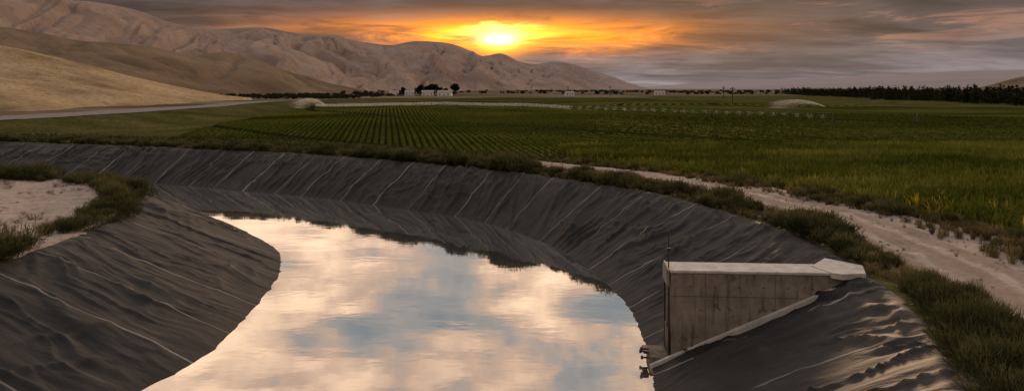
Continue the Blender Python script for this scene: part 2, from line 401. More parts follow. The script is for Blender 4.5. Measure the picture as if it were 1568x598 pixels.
def bush(n,R,H,leaf,wd,seed,lobes=6):
    r=np.random.default_rng(seed); V=[];F=[];Tn=[]
    cs=[(r.normal(0,R*.42),r.normal(0,R*.42),H*r.uniform(.25,.62),R*r.uniform(.35,.6),r.uniform(-.12,.12)) for _ in range(lobes)]
    for i in range(n):
        c=cs[r.integers(lobes)]
        d=r.normal(0,1,3); d/=np.linalg.norm(d); rad=c[3]*r.uniform(.45,1.08)
        p=np.array([c[0]+d[0]*rad,c[1]+d[1]*rad,c[2]+d[2]*rad*.85])
        if p[2]<0.0: p[2]=abs(p[2])*.4
        up=d*.6+np.array([0,0,.8])+r.normal(0,.35,3); up/=np.linalg.norm(up)
        sd=np.cross(up,r.normal(0,1,3)); sd/=np.linalg.norm(sd)
        l=leaf*r.uniform(.6,1.5); k=len(V)
        V+= [p-sd*wd*.5,p+sd*wd*.5,p+up*l+sd*wd*.15,p+up*l-sd*wd*.15]; F.append((k,k+1,k+2,k+3))
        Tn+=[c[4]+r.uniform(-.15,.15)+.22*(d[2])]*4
    return np.array(V),np.array(F),np.array(Tn)
def scatter(name,temps,pos,scale,tint,mat_,zs=None,seed=0):
    r=np.random.default_rng(seed); n=len(pos); rot=r.uniform(0,6.28,n); which=r.integers(0,len(temps),n)
    Vs=[];Fs=[];Ts=[];off=0
    scale=np.broadcast_to(scale,(n,)); tint=np.broadcast_to(tint,(n,)); zs=np.broadcast_to(1. if zs is None else zs,(n,))
    for k,(V,F,Tn) in enumerate(temps):
        ii=np.where(which==k)[0]
        if not len(ii): continue
        c,s=np.cos(rot[ii])[:,None],np.sin(rot[ii])[:,None]; sc=scale[ii][:,None]
        X=(V[None,:,0]*c-V[None,:,1]*s)*sc+pos[ii,0][:,None]
        Y=(V[None,:,0]*s+V[None,:,1]*c)*sc+pos[ii,1][:,None]
        Z=V[None,:,2]*sc*zs[ii][:,None]+pos[ii,2][:,None]
        Vs.append(np.stack([X,Y,Z],-1).reshape(-1,3))
        Fs.append((F[None]+(np.arange(len(ii))*len(V))[:,None,None]).reshape(-1,4)+off)
        Ts.append(np.clip(tint[ii][:,None]+Tn[None],0,1).ravel()); off+=len(ii)*len(V)
    return mkmesh(name,np.vstack(Vs),np.vstack(Fs),mat_,False,{'tint':np.concatenate(Ts)})

M_crop=vegmat('crop_leaves',[(0,(.028,.035,.006)),(.38,(.090,.106,.017)),(.8,(.23,.22,.045)),(1,(.5,.36,.03))],.35)
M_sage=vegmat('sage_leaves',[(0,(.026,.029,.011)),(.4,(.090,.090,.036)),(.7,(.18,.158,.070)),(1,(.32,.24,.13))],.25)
M_dry=vegmat('dry_grass',[(0,(.06,.050,.022)),(.4,(.16,.13,.058)),(.8,(.31,.235,.125)),(1,(.38,.17,.06))],.3)
M_dark=vegmat('dark_tree_leaves',[(0,(.006,.009,.004)),(.5,(.018,.024,.010)),(1,(.05,.05,.025))],.1)

# --- crop canopy sheet
poly_far_y=lambda X: np.interp(X,[-160,-60,20,90,142,175,260],[430,560,640,560,420,330,300])
m,tt,b=mat('crop_canopy',0.)
P=tt.pos(); px,py,pz=tt.sep(P)
pn=tt.m('ADD',px,tt.m('MULTIPLY',py,.16))
wv=tt.m('MULTIPLY_ADD',tt.m('SINE',tt.m('MULTIPLY_ADD',pn,2*math.pi/.962,5.47)),.5,.5)
wvb=tt.sstep(tt.noise(tt.comb(tt.m('MULTIPLY',pn,.55),tt.m('MULTIPLY',py,.012),0.),1.,3,.6),.3,.7)
dx=tt.m('SUBTRACT',px,190.); dy=tt.m('SUBTRACT',py,330.)
rad=tt.m('SQRT',tt.m('ADD',tt.m('MULTIPLY',dx,dx),tt.m('MULTIPLY',dy,dy)))
wv2=tt.m('MULTIPLY_ADD',tt.m('SINE',tt.m('MULTIPLY',rad,2*math.pi/3.9)),.42,.55)
sel=tt.sstep(tt.m('SUBTRACT',px,tt.m('MULTIPLY_ADD',py,.09,-2.)),0.,4.)
wv=tt.m('MULTIPLY',tt.m('ADD',tt.m('MULTIPLY',wv,tt.m('SUBTRACT',1.,sel)),tt.m('MULTIPLY',wv2,sel)),tt.m('MULTIPLY_ADD',wvb,.3,.7))
big=tt.noise(tt.comb(tt.m('MULTIPLY',px,.4),py,0.),.02,5,.6)
g0=tt.ramp(tt.m('ADD',tt.m('MULTIPLY',big,.75),tt.m('MULTIPLY',tt.noise(P,.9,5,.7),.25)),[(.38,(.058,.066,.012)),(.48,(.105,.112,.022)),(.58,(.19,.175,.045))])
c=tt.mix(tt.m('MULTIPLY',wv,.88),(.010,.015,.003),g0)
trk=tt.m('ABSOLUTE',tt.m('SUBTRACT',tt.m('FRACT',tt.m('DIVIDE',rad,41.)),.5))
tk=tt.m('SUBTRACT',1.,tt.sstep(trk,.022,.045))
c=tt.mix(tt.m('MULTIPLY',tk,.85),c,(.012,.013,.006))
tt.put(b.inputs['Base Color'],c); tt.put(b.inputs['Normal'],tt.bump(tt.noise(P,1.5,4,.8),.6,.3))
fx=axis(-100,40,1.6,-120,330,1.05); fyy=axis(30,200,1.6,20,660,1.03)
FX,FY=np.meshgrid(fx,fyy,indexing='ij'); FZ,FT,_,FI,FN=ground_z(FX,FY,True)
def in_field(X,Y,T,I,N):
    lb=np.interp(Y,[60,100,125,200,312,420],[-40,-44,-53,-64,-82,-60])
    return (T>12.5)&(~I)&(~N)&(X>lb)&(Y<poly_far_y(X))
def tall(X,Y): return (X>6)&(Y<92+.10*X)
okv=in_field(FX,FY,FT,FI,FN)
F=gridF(len(fx),len(fyy)); ok=okv.ravel()[F].all(1)
FH=np.where(tall(FX,FY),.75,.24)*ss(FT,12.6,15.5)-.03
mkmesh('crop_field',np.stack([FX,FY,FZ+FH],-1).reshape(-1,3),F[ok],m,True)
def rows(x0,x1,y0,y1,rs,ps,rd,jit,seed):
    r=np.random.default_rng(seed); d=np.array(rd,float); d/=np.linalg.norm(d); n=np.array([d[1],-d[0]])
    cx_,cy_=(x0+x1)/2,(y0+y1)/2; L=math.hypot(x1-x0,y1-y0)/2
    a=np.arange(-L,L,rs); b_=np.arange(-L,L,ps); A,B=np.meshgrid(a,b_,indexing='ij')
    A=A+r.normal(0,jit,A.shape); B=B+r.uniform(-.5,.5,B.shape)*ps
    X=cx_+A*n[0]+B*d[0]; Y=cy_+A*n[1]+B*d[1]
    k=(X>x0)&(X<x1)&(Y>y0)&(Y<y1)&(np.abs(X)<.70*Y+4)
    return X[k],Y[k]
def trackmask(X,Y):
    rad=np.hypot(X-190,Y-330)/41.; return np.abs(rad%1-.5)>.034
corn=[blades(17,.20,1.0,.065,.38,i,.30,.42) for i in range(6)]
X,Y=rows(6,100,28,108,.74,.34,(1,-.55),.10,1)
Z,T_,_,I_,N_=ground_z(X,Y,True); k=in_field(X,Y,T_,I_,N_)&tall(X,Y); X,Y,Z,T_=X[k],Y[k],Z[k],T_[k]
tn=np.clip(.44+.9*(fbm(X*.10,Y*.16,3,4)-.5)+rng.normal(0,.08,len(X)),0,.80); tn=np.where((T_<17)&(rng.random(len(X))<.05),.97,tn)
scatter('corn_plants',corn,np.stack([X,Y,Z],1),1.65*(.82+.32*rng.random(len(X))),tn,M_crop,seed=2)
lowc=[blades(8,.15,1.0,.13,.36,20+i,.35,.4) for i in range(4)]
X,Y=rows(-80,175,75,215,.95,.75,(-.16,1),.07,2)
Z,T_,_,I_,N_=ground_z(X,Y,True); k=in_field(X,Y,T_,I_,N_)&~tall(X,Y)&trackmask(X,Y)&((X<.09*Y+2)|(rng.random(len(X))<.8)); X,Y,Z=X[k],Y[k],Z[k]
rd_=np.hypot(X-190,Y-330); an_=np.arctan2(Y-330,X-190)+rng.uniform(-.004,.004,len(X)); rs_=np.round(rd_/1.3)*1.3+rng.normal(0,.1,len(X)); sl_=X>.09*Y
Xj=np.where(sl_,190+rs_*np.cos(an_),X); Y=np.where(sl_,330+rs_*np.sin(an_),Y); Z=ground_z(Xj,Y)
arc=np.where(sl_,.10*np.sin(rs_*2*math.pi/7.8),0)
scatter('field_crop_rows',lowc,np.stack([Xj,Y,Z],1),.62*(.8+.4*rng.random(len(X))),np.clip(.34+arc+.9*(fbm(X*.02,Y*.045,3,8)-.5)+rng.normal(0,.05,len(X)),0,.75),M_crop,seed=3)

# --- verges
def along(C,n,t0,t1,ylo,yhi,seed,side=1,xmin=-200):
    r=np.random.default_rng(seed); tgc=np.gradient(C,axis=0); tgc/=np.linalg.norm(tgc,axis=1)[:,None]
    nn_=np.stack([-tgc[:,1],tgc[:,0]],1)*side
    L=np.r_[0,np.cumsum(np.linalg.norm(np.diff(C,axis=0),axis=1))]
    s=r.uniform(0,L[-1],n); i=np.clip(np.searchsorted(L,s),0,len(C)-1); tt_=r.uniform(t0,t1,n)
    p=C[i]+nn_[i]*tt_[:,None]; k=(p[:,1]>ylo)&(p[:,1]<yhi)&(p[:,0]>xmin)&(np.abs(p[:,0])<.72*p[:,1]+3)
    return p[k],tt_[k]
tgc=C_out[301]-C_out[299]; nside=np.array([-tgc[1],tgc[0]]); SIDE=1 if (nside@(C_out[300]-W_out[300]))>0 else -1
tuft=[blades(46,.22,1.0,.030,.55,40+i,.4,.55) for i in range(4)]
tuftc=[blades(22,.32,1.0,.07,.6,50+i,.4,.55) for i in range(4)]
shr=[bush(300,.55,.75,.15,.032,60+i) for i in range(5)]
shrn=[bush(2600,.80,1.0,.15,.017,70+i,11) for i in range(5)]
def put(name,P,sc,tint,temps,M,seed,roadclear=1.9):
    P=np.asarray(P); rd=dist_poly(P[:,0],P[:,1],R[::4]); k=rd>roadclear
    ins_=inside(P[:,0],P[:,1],canal_s)&(np.minimum(dist_poly(P[:,0],P[:,1],Cs),dist_poly(P[:,0],P[:,1],Ci))>.15); k&=~ins_
    P=P[k]; sc=np.broadcast_to(sc,(len(k),))[k]; tint=np.broadcast_to(tint,(len(k),))[k]
    Z=ground_z(P[:,0],P[:,1]); return scatter(name,temps,np.c_[P,Z-.03],sc,tint,M,None,seed)
rr=np.random.default_rng(5)
P_,_=along(C_out,3600,.5,2.2,27,130,11,SIDE); dn=fbm(P_[:,0]*.22,P_[:,1]*.22,3,3)+.05*(P_[:,1]<48); k=dn>.42; P_=P_[k]
cl_t=.5*(fbm(P_[:,0]*.8,P_[:,1]*.8,2,19)-.5)
put('verge_shrubs',P_,(.5+.7*rr.random(len(P_)))*(.6+2.4*(dn[k]-.40)),np.clip(.30+cl_t+rr.normal(0,.10,len(P_)),0,1),shr,M_sage,4,2.1)
P_,_=along(C_out,4200,.3,2.6,24,130,12,SIDE); dn=fbm(P_[:,0]*.4,P_[:,1]*.4,3,33); P_=P_[dn>.43]
put('verge_grass',P_,.25+.3*rr.random(len(P_)),np.clip(.45+rr.normal(0,.2,len(P_)),0,1),tuft,M_dry,5,1.9)
P_,tq=along(C_out,7500,6.0,13.4,20,135,13,SIDE,-4); dn=fbm(P_[:,0]*.35,P_[:,1]*.35,3,37); k=(dn>.38)|(tq>9); P_=P_[k]
put('roadside_grass',P_,.30+.4*rr.random(len(P_)),np.clip(.36+rr.normal(0,.18,len(P_)),0,.9),tuft,M_dry,6,2.2)
P_,tq=along(C_out,2000,6.6,13,20,135,14,SIDE,-4); dn=fbm(P_[:,0]*.3,P_[:,1]*.3,3,8); P_=P_[dn>.43]
put('roadside_shrubs',P_,.5+.65*rr.random(len(P_)),np.clip(.28+rr.normal(0,.14,len(P_)),0,.9),shr,M_sage,7,2.6)
P_,tq=along(C_out,6500,.4,13,60,135,15,SIDE); P_=P_[P_[:,0]<2]
put('bank_grass',P_,.40+.55*rr.random(len(P_)),np.clip(.32+rr.normal(0,.2,len(P_)),0,.9),tuftc,M_sage,8,1.5)
nb_=[(13.6,25.6,.9),(13.0,24.6,1.0),(14.1,24.3,.8),(12.6,23.2,1.05),(13.5,22.8,.9),(12.2,21.6,1.15),(13.1,21.2,1.0),(11.8,20.2,1.2),(12.8,19.8,1.0),(11.3,19.0,1.1),(12.3,18.5,1.15),(11.0,17.6,1.2),(11.9,17.2,1.1),(12.9,18.2,.8),(10.6,16.2,1.1),(13.7,21.3,.6),(13.4,19.6,.7)]
A_=np.array(nb_); Z_=ground_z(A_[:,0],A_[:,1])
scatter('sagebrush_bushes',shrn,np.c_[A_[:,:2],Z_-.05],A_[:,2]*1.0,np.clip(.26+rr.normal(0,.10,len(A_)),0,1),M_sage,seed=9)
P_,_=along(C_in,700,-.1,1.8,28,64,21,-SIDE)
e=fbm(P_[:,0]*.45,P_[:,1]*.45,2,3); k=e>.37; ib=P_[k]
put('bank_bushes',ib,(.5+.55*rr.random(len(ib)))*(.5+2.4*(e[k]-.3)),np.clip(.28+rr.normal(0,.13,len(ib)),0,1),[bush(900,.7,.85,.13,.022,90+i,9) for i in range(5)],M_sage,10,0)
r2=np.random.default_rng(31); P_=np.stack([r2.uniform(-45,-21,150),r2.uniform(32,60,150)],1)
k=inside(P_[:,0],P_[:,1],innerpoly); ns_=int(k.sum())
put('sand_tufts',P_[k],.2+.55*r2.random(ns_)**2,np.clip(.3+r2.normal(0,.1,ns_),0,1),[bush(160,.7,.6,.18,.026,140+i,3) for i in range(3)],M_sage,11,0)
r5=np.random.default_rng(91)
def rocks(name,P,s,mt):
    n=len(P); b_=np.array([(1,0,0),(0,1,0),(-1,0,0),(0,-1,0),(0,0,1),(0,0,-.6)],float)
    V=b_[None]*(s[:,None,None]*r5.uniform(.6,1.3,(n,6,1)))*np.array([1,1,.65]); a=r5.uniform(0,6.28,n); c,s_=np.cos(a)[:,None],np.sin(a)[:,None]
    V=np.stack([V[...,0]*c-V[...,1]*s_,V[...,0]*s_+V[...,1]*c,V[...,2]],-1)+P[:,None,:]
    F=np.array([(0,1,4),(1,2,4),(2,3,4),(3,0,4),(1,0,5),(2,1,5),(3,2,5),(0,3,5)])
    return mkmesh(name,V.reshape(-1,3),(F[None]+np.arange(n)[:,None,None]*6).reshape(-1,3),mt,False)
m_rk,tt,b=mat('clod_soil',0.); P=tt.pos(); tt.put(b.inputs['Base Color'],tt.ramp(tt.noise(P,3,4),[(.3,(.17,.125,.095)),(.7,(.40,.32,.26))]))
P_,_=along(C_out,5200,.2,8.5,18,75,51,SIDE,-2); dn=fbm(P_[:,0]*.3,P_[:,1]*.3,3,71)+.07*(np.abs(P_[:,1]-27)<4)*(P_[:,0]<15); P_=P_[dn>.47]
rd_=dist_poly(P_[:,0],P_[:,1],R[::4]); P_=P_[rd_>.9]
rocks('soil_clods',np.c_[P_,ground_z(P_[:,0],P_[:,1])+.02],.03+.12*r5.random(len(P_))**3,m_rk)
P_,_=along(C_out,420,2.0,8.5,18,75,52,SIDE,0)
scatter('road_weeds',tuft,np.c_[P_,ground_z(P_[:,0],P_[:,1])],.12+.22*r5.random(len(P_))**2,.45,M_dry,seed=61)

# ---------------------------------------------------------------- HILLS
def hill(name,ridge,foot,nu,nv,amp,gs,M,seed,pw=1.25,back=.5,fine=.0):
    rd=np.array([(b_*D,D,10+e_*D) for b_,e_,D in ridge],float)
    A3,_=spline(rd,nu)
    Fp=np.array(foot,float)
    Fr=np.stack([np.interp(np.linspace(0,1,nu),np.linspace(0,1,len(Fp)),Fp[:,j]) for j in (0,1)],1)
    s=np.r_[0,np.cumsum(np.linalg.norm(np.diff(A3[:,:2],axis=0),axis=1))]
    vs=np.r_[np.linspace(0,1,nv),1+np.linspace(.03,back,nv//4)]
    VV=vs[None,:]; X=Fr[:,0:1]+(A3[:,0:1]-Fr[:,0:1])*VV; Y=Fr[:,1:2]+(A3[:,1:2]-Fr[:,1:2])*VV
    pr=np.where(VV<=1,np.minimum(VV,1)**pw,1-(np.maximum(VV-1,0)/back)**1.5)
    S=s[:,None]+0*X; Q=VV*np.linalg.norm(A3[:,:2]-Fr,axis=1)[:,None]
    H=A3[:,2:3]
    wq=S/gs+(fbm(S/gs*.6,Q/gs*.5,3,seed)-.5)*1.8+Q/gs*.22
    n_a=fbm(wq,Q/gs*.18,2,seed+4); n_b=fbm(wq*2.4+5,Q/gs*.55,3,seed+9); n_c=fbm(wq*5+3,Q/gs*1.3,2,seed+13)
    gul=np.abs(2*n_a-1)**.8; gul2=np.abs(2*n_b-1)**.8; gul3=np.abs(2*n_c-1)**.8
    v1=np.clip(VV,0,1)
    env=(v1**.6)*(1-v1**4)*np.where(VV<1,1,0)
    Z=H*pr+H*amp*((gul-.30)*1.5+(gul2-.30)*.75+(gul3-.3)*.3)*env+H*fine*(fbm(S/gs*5,Q/gs*5,3,seed+20)-.5)*env
    Z=Z-6.0*(VV<.001)
    return mkmesh(name,np.stack([X,Y,Z],-1).reshape(-1,3),gridF(nu,len(vs)),M,True)
def hillmat(name,c0,c1,c2,sc,scrub=.4,scc=(.08,.07,.045)):
    m,tt,b=mat(name,0.); P=tt.pos()
    c=tt.ramp(tt.noise(P,sc,7,.62),[(.3,c0),(.5,c1),(.7,c2)])
    s_=tt.sstep(tt.noise(P,sc*16,5,.75),.48,.64)
    c=tt.mix(tt.m('MULTIPLY',s_,scrub),c,scc)
    hy=tt.sep(P)[1]; c=tt.mix(tt.m('MULTIPLY',tt.sstep(hy,1800.,8000.),.65),c,(.36,.30,.29))  # aerial haze painted into the slope colour, stronger on farther hills
    tt.put(b.inputs['Base Color'],c); b.inputs['Roughness'].default_value=1
    tt.put(b.inputs['Normal'],tt.bump(tt.noise(P,sc*9,6,.65),.6,1.2/sc*.02))
    return m
# ridge survey: (bearing tangent, elevation tangent, distance)
px_=lambda a,yy,D:((a-784)/1200,(135-yy)/1200,D)
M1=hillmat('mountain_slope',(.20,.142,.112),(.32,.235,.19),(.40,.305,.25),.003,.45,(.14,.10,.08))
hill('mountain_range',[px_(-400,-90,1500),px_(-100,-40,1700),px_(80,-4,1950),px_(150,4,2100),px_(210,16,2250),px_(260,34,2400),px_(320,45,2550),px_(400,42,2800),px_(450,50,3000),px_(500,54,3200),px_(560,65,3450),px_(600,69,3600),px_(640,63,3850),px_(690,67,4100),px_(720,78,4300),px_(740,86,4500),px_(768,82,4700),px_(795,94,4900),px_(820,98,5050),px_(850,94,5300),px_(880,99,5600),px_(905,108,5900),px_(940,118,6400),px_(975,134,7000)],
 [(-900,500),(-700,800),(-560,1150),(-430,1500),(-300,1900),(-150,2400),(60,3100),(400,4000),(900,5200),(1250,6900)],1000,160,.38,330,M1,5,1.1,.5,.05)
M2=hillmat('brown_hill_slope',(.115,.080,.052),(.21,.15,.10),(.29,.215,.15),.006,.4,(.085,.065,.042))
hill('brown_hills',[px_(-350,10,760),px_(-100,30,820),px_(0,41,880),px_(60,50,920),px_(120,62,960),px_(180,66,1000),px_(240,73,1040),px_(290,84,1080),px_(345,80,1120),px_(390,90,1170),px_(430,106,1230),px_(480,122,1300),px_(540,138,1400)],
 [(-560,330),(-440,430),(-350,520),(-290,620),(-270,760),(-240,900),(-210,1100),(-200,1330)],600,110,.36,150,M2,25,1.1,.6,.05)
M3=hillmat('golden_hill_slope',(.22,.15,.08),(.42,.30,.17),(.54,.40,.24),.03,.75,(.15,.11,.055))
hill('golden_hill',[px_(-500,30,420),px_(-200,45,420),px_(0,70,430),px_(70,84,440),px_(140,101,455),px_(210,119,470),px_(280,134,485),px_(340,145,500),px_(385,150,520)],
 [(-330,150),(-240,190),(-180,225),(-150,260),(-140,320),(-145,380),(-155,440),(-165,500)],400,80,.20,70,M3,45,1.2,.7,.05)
M4=hillmat('hazy_far_hills',(.38,.36,.40),(.42,.395,.43),(.45,.42,.45),.0006,.0)  # pale lilac-grey base colours carry the painted haze of the far range
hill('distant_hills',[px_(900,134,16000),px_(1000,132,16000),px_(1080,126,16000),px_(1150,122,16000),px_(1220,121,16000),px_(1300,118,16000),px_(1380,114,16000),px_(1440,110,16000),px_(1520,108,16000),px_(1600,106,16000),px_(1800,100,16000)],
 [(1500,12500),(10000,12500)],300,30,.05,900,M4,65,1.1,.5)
M5=hillmat('hazy_mid_hills',(.27,.25,.28),(.32,.30,.32),(.36,.33,.34),.001,.0)  # haze put into these base colours too, a little less pale
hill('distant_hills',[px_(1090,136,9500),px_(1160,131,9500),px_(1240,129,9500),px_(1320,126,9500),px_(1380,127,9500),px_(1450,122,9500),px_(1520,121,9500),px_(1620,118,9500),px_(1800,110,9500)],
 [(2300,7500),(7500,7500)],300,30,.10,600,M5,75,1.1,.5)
hill('brown_hills',[px_(1490,138,2400),px_(1530,128,2400),px_(1568,117,2400),px_(1640,110,2400),px_(1760,106,2400)],[(1350,2000),(1900,2000)],120,40,.2,150,M2,85)

# ---------------------------------------------------------------- TREES
m_bark,tt,b=mat('bark'); P=tt.pos(); tt.put(b.inputs['Base Color'],tt.ramp(tt.noise(P,3,5),[(.3,(.05,.038,.028)),(.7,(.12,.09,.07))]))
def tree(name,loc,h,R_,seed):
    r=np.random.default_rng(seed); e=empty(name,loc)
    tube('trunk',(0,0,-.3),(r.normal(0,.1),r.normal(0,.1),h*.75),h*.035,h*.012,m_bark,e)
    for i in range(7):
        a=r.uniform(0,6.28); z0=h*r.uniform(.25,.6); L=R_*r.uniform(.5,.9)
        tube('limb_%d'%i,(0,0,z0),(math.cos(a)*L,math.sin(a)*L,z0+h*.18),h*.014,h*.005,m_bark,e,6)
    V,F,Tn=bush(1500,R_,h,R_*.25,R_*.13,seed,12)
    mkmesh('crown',V*np.array([1,1,1.05])+np.array([0,0,h*.14]),F,M_dark,False,{'tint':np.clip(.35+Tn,0,1)},parent=e)
for (pxx,D,h,Rr,s_) in [(643,840,12,4.8,1),(652,850,10,4.4,2),(662,840,12.5,5.4,3),(671,860,9,3.6,4),(697,830,14,4.4,5),(617,880,10,3.2,6),(683,870,8,3,7)]:
    X=(pxx-784)/1200*D; tree('farm_tree',(X,D,gz1(X,D)),h,Rr,s_)
def conifer(seed,n=70):
    r=np.random.default_rng(seed); V=[];F=[];Tn=[]
    for i in range(n):
        z=.05+.95*r.uniform()**1.2; rad=.26*(1-z)**.8*r.uniform(.5,1.1)+.01; a=r.uniform(0,6.28)
        p=np.array([math.cos(a)*rad,math.sin(a)*rad,z]); o=np.array([math.cos(a),math.sin(a),r.uniform(-.5,.6)])*.10; s_=np.array([-math.sin(a),math.cos(a),r.normal(0,.3)])*.05
        k=len(V); V+=[p-o*.6-s_,p-o*.6+s_,p+o+s_*.2,p+o-s_*.2]; F.append((k,k+1,k+2,k+3)); Tn+=[r.uniform(-.2,.2)]*4
    for a in (0,1.57):
        k=len(V); q=np.array([math.cos(a),math.sin(a),0])*.015; V+=[-q,q,q*.2+[0,0,.9],-q*.2+[0,0,.9]]; F.append((k,k+1,k+2,k+3)); Tn+=[-.4]*4
    return np.array(V,float),np.array(F),np.array(Tn)
cons=[conifer(i) for i in range(6)]
r3=np.random.default_rng(77); pts=[]
line,_=spline([(235,270),(222,330),(228,400),(250,520),(290,700),(335,950)],200)
for i in range(1500):
    k=r3.integers(200); p=line[k]+np.array([r3.uniform(0,70)+2,r3.uniform(-6,60)]); pts.append(p)
pts=np.array(pts); Z=ground_z(pts[:,0],pts[:,1]); hv=.65+.7*fbm(pts[:,0]*.02,pts[:,1]*.008,2,4)
scatter('conifer_plantation',cons,np.c_[pts,Z-.2],r3.uniform(4.5,9.5,len(pts))*hv*(1-.0002*(pts[:,1]-250)),np.clip(.72+r3.normal(0,.12,len(pts)),0,1),M_dark,seed=12)  # leaf tint lightened to paint distance haze onto the trees
ft=[bush(60,.6,1,.3,.22,200+i,5) for i in range(5)]
n=700; Dv=r3.uniform(950,1900,n); bv=r3.uniform(-.22,.42,n); P_=np.c_[bv*Dv,Dv]
dn=fbm(P_[:,0]*.01,P_[:,1]*.006,3,12); P_=P_[dn>.46]
scatter('distant_trees',ft,np.c_[P_,ground_z(P_[:,0],P_[:,1])-.3],r3.uniform(2.5,6.0,len(P_)),.6,M_dark,seed=13)
n=1400; P_=np.c_[r3.uniform(-330,-118,n),r3.uniform(240,900,n)]; dn=fbm(P_[:,0]*.02,P_[:,1]*.01,3,2); P_=P_[(dn>.47)&(P_[:,1]>480)]
scatter('hill_foot_scrub',ft,np.c_[P_,ground_z(P_[:,0],P_[:,1])-.2],r3.uniform(1.5,3.5,len(P_)),.75,M_dark,seed=14)

# ---------------------------------------------------------------- HOUSES
m_w,tt,b=mat('white_siding'); b.inputs['Base Color'].default_value=(.8,.77,.73,1)
m_rf,tt,b=mat('roof_shingle'); b.inputs['Base Color'].default_value=(.36,.33,.31,1)
m_gl,tt,b=mat('window_glass'); b.inputs['Base Color'].default_value=(.03,.035,.04,1); b.inputs['Roughness'].default_value=.1
def house(pxx,D,L,Wd,hh,rz):
    X=(pxx-784)/1200*D; e=empty('farm_house',(X,D,gz1(X,D)),rz)
    box('walls',-L/2,L/2,-Wd/2,Wd/2,-.3,hh,m_w,e,0)
    V=[(-L/2-.4,-Wd/2-.4,hh-.1),(L/2+.4,-Wd/2-.4,hh-.1),(L/2+.4,Wd/2+.4,hh-.1),(-L/2-.4,Wd/2+.4,hh-.1),(-L/2-.4,0,hh+1.9),(L/2+.4,0,hh+1.9)]
    me=bpy.data.meshes.new('roof'); me.from_pydata(V,[],[(0,1,5,4),(2,3,4,5),(1,2,5),(3,0,4),(3,2,1,0)]); o=bpy.data.objects.new('roof',me); scn.collection.objects.link(o); o.parent=e; me.materials.append(m_rf)
    for i,xx in enumerate((-L*.32,L*.3)): box('window_%d'%i,xx-.6,xx+.6,-Wd/2-.05,-Wd/2+.02,.9,2.1,m_gl,e,0)
    box('door',-.5,.5,-Wd/2-.06,-Wd/2+.02,0,2.1,m_rf,e,0)
for a_ in [(627,800,9,7,3.8,.2),(655,800,12,8,3.8,.1),(681,790,14,7,3.8,-.15),(603,900,10,7,3.2,.3),(872,820,9,6,2.8,.1),(1010,900,12,6,3,-.1)]: house(*a_)

# ---------------------------------------------------------------- UTILITY POLES
m_pole,tt,b=mat('weathered_wood'); b.inputs['Base Color'].default_value=(.05,.04,.034,1)
def pole(X,Y,h):
    e=empty('utility_pole',(X,Y,gz1(X,Y)))
    tube('post',(0,0,-.3),(0,0,h),.26,.2,m_pole,e)
    box('crossarm',-1.4,1.4,-.12,.12,h-1.2,h-.92,m_pole,e,0); box('lower_crossarm',-1.0,1.0,-.1,.1,h-2.3,h-2.05,m_pole,e,0)
    for i,xx in enumerate((-1.2,-.5,.5,1.2)): tube('insulator_%d'%i,(xx,0,h-.95),(xx,0,h-.6),.09,.06,m_pole,e,6)
pole(162,600,9.5); pole(121,430,8.5); pole(95,760,10); pole(60,840,10); pole(22,900,10)

# ---------------------------------------------------------------- IRRIGATION
m_st,tt,b=mat('galvanised_steel'); b.inputs['Base Color'].default_value=(.14,.14,.135,1); b.inputs['Roughness'].default_value=.5
m_sp,tt,b=mat('water_spray'); b.inputs['Base Color'].default_value=(.85,.83,.80,1)
tr=tt.n.new('ShaderNodeBsdfTranslucent'); tr.inputs[0].default_value=(.95,.92,.88,1)
mx=tt.n.new('ShaderNodeMixShader'); mx.inputs[0].default_value=.5; tt.l.new(b.outputs[0],mx.inputs[1]); tt.l.new(tr.outputs[0],mx.inputs[2]); tt.l.new(mx.outputs[0],tt.n['Material Output'].inputs[0])
def flecks(name,P,size,parent=None,seed=0):
    r=np.random.default_rng(seed); n=len(P); a=r.normal(0,1,(n,3)); a/=np.linalg.norm(a,axis=1)[:,None]; b_=np.cross(a,r.normal(0,1,(n,3))); b_/=np.linalg.norm(b_,axis=1)[:,None]
    s=size*r.uniform(.5,1.3,(n,1)); V=np.stack([P-a*s,P+b_*s,P+a*s,P-b_*s],1).reshape(-1,3); F=np.arange(4*n).reshape(-1,4)
    return mkmesh(name,V,F,m_sp,False,parent=parent)
piv=empty('center_pivot_irrigator')
a0=np.array([-68,272.]); a1=np.array([72,176.]); NT=7
prev=None; r4=np.random.default_rng(8)
for i in range(NT):
    f=i/(NT-1); p=a0+(a1-a0)*f; zg=gz1(*p); top=zg+2.2
    for sgn in(-1,1): tube('tower_leg_%d_%d'%(i,sgn>0),(p[0]+sgn*.4,p[1]+sgn*.9,zg+.3),(p[0],p[1],top),.035,.03,m_st,piv,6)
    tube('tower_wheel_%d'%i,(p[0]-.12,p[1]-.9,zg+.45),(p[0]+.12,p[1]-.9,zg+.45),.45,.45,m_pole,piv,12)
    cur=(p[0],p[1],top)
    if prev: tube('pipe_%d'%i,prev,cur,.04,.04,m_st,piv,6)
    prev=cur
n=24000; f=r4.uniform(0,1,n)**1.2; P_=a0[None]+(a1-a0)[None]*f[:,None]+r4.normal(0,.35,(n,2))
kk=(f<.60)|(((f*62)%1<.35)&(r4.random(n)<.45)); P_=P_[kk]; h=r4.uniform(0,1,len(P_))
sp=np.c_[P_,ground_z(P_[:,0],P_[:,1])+1.75-.85*h**1.2]
flecks('spray',sp,.048,piv,1)
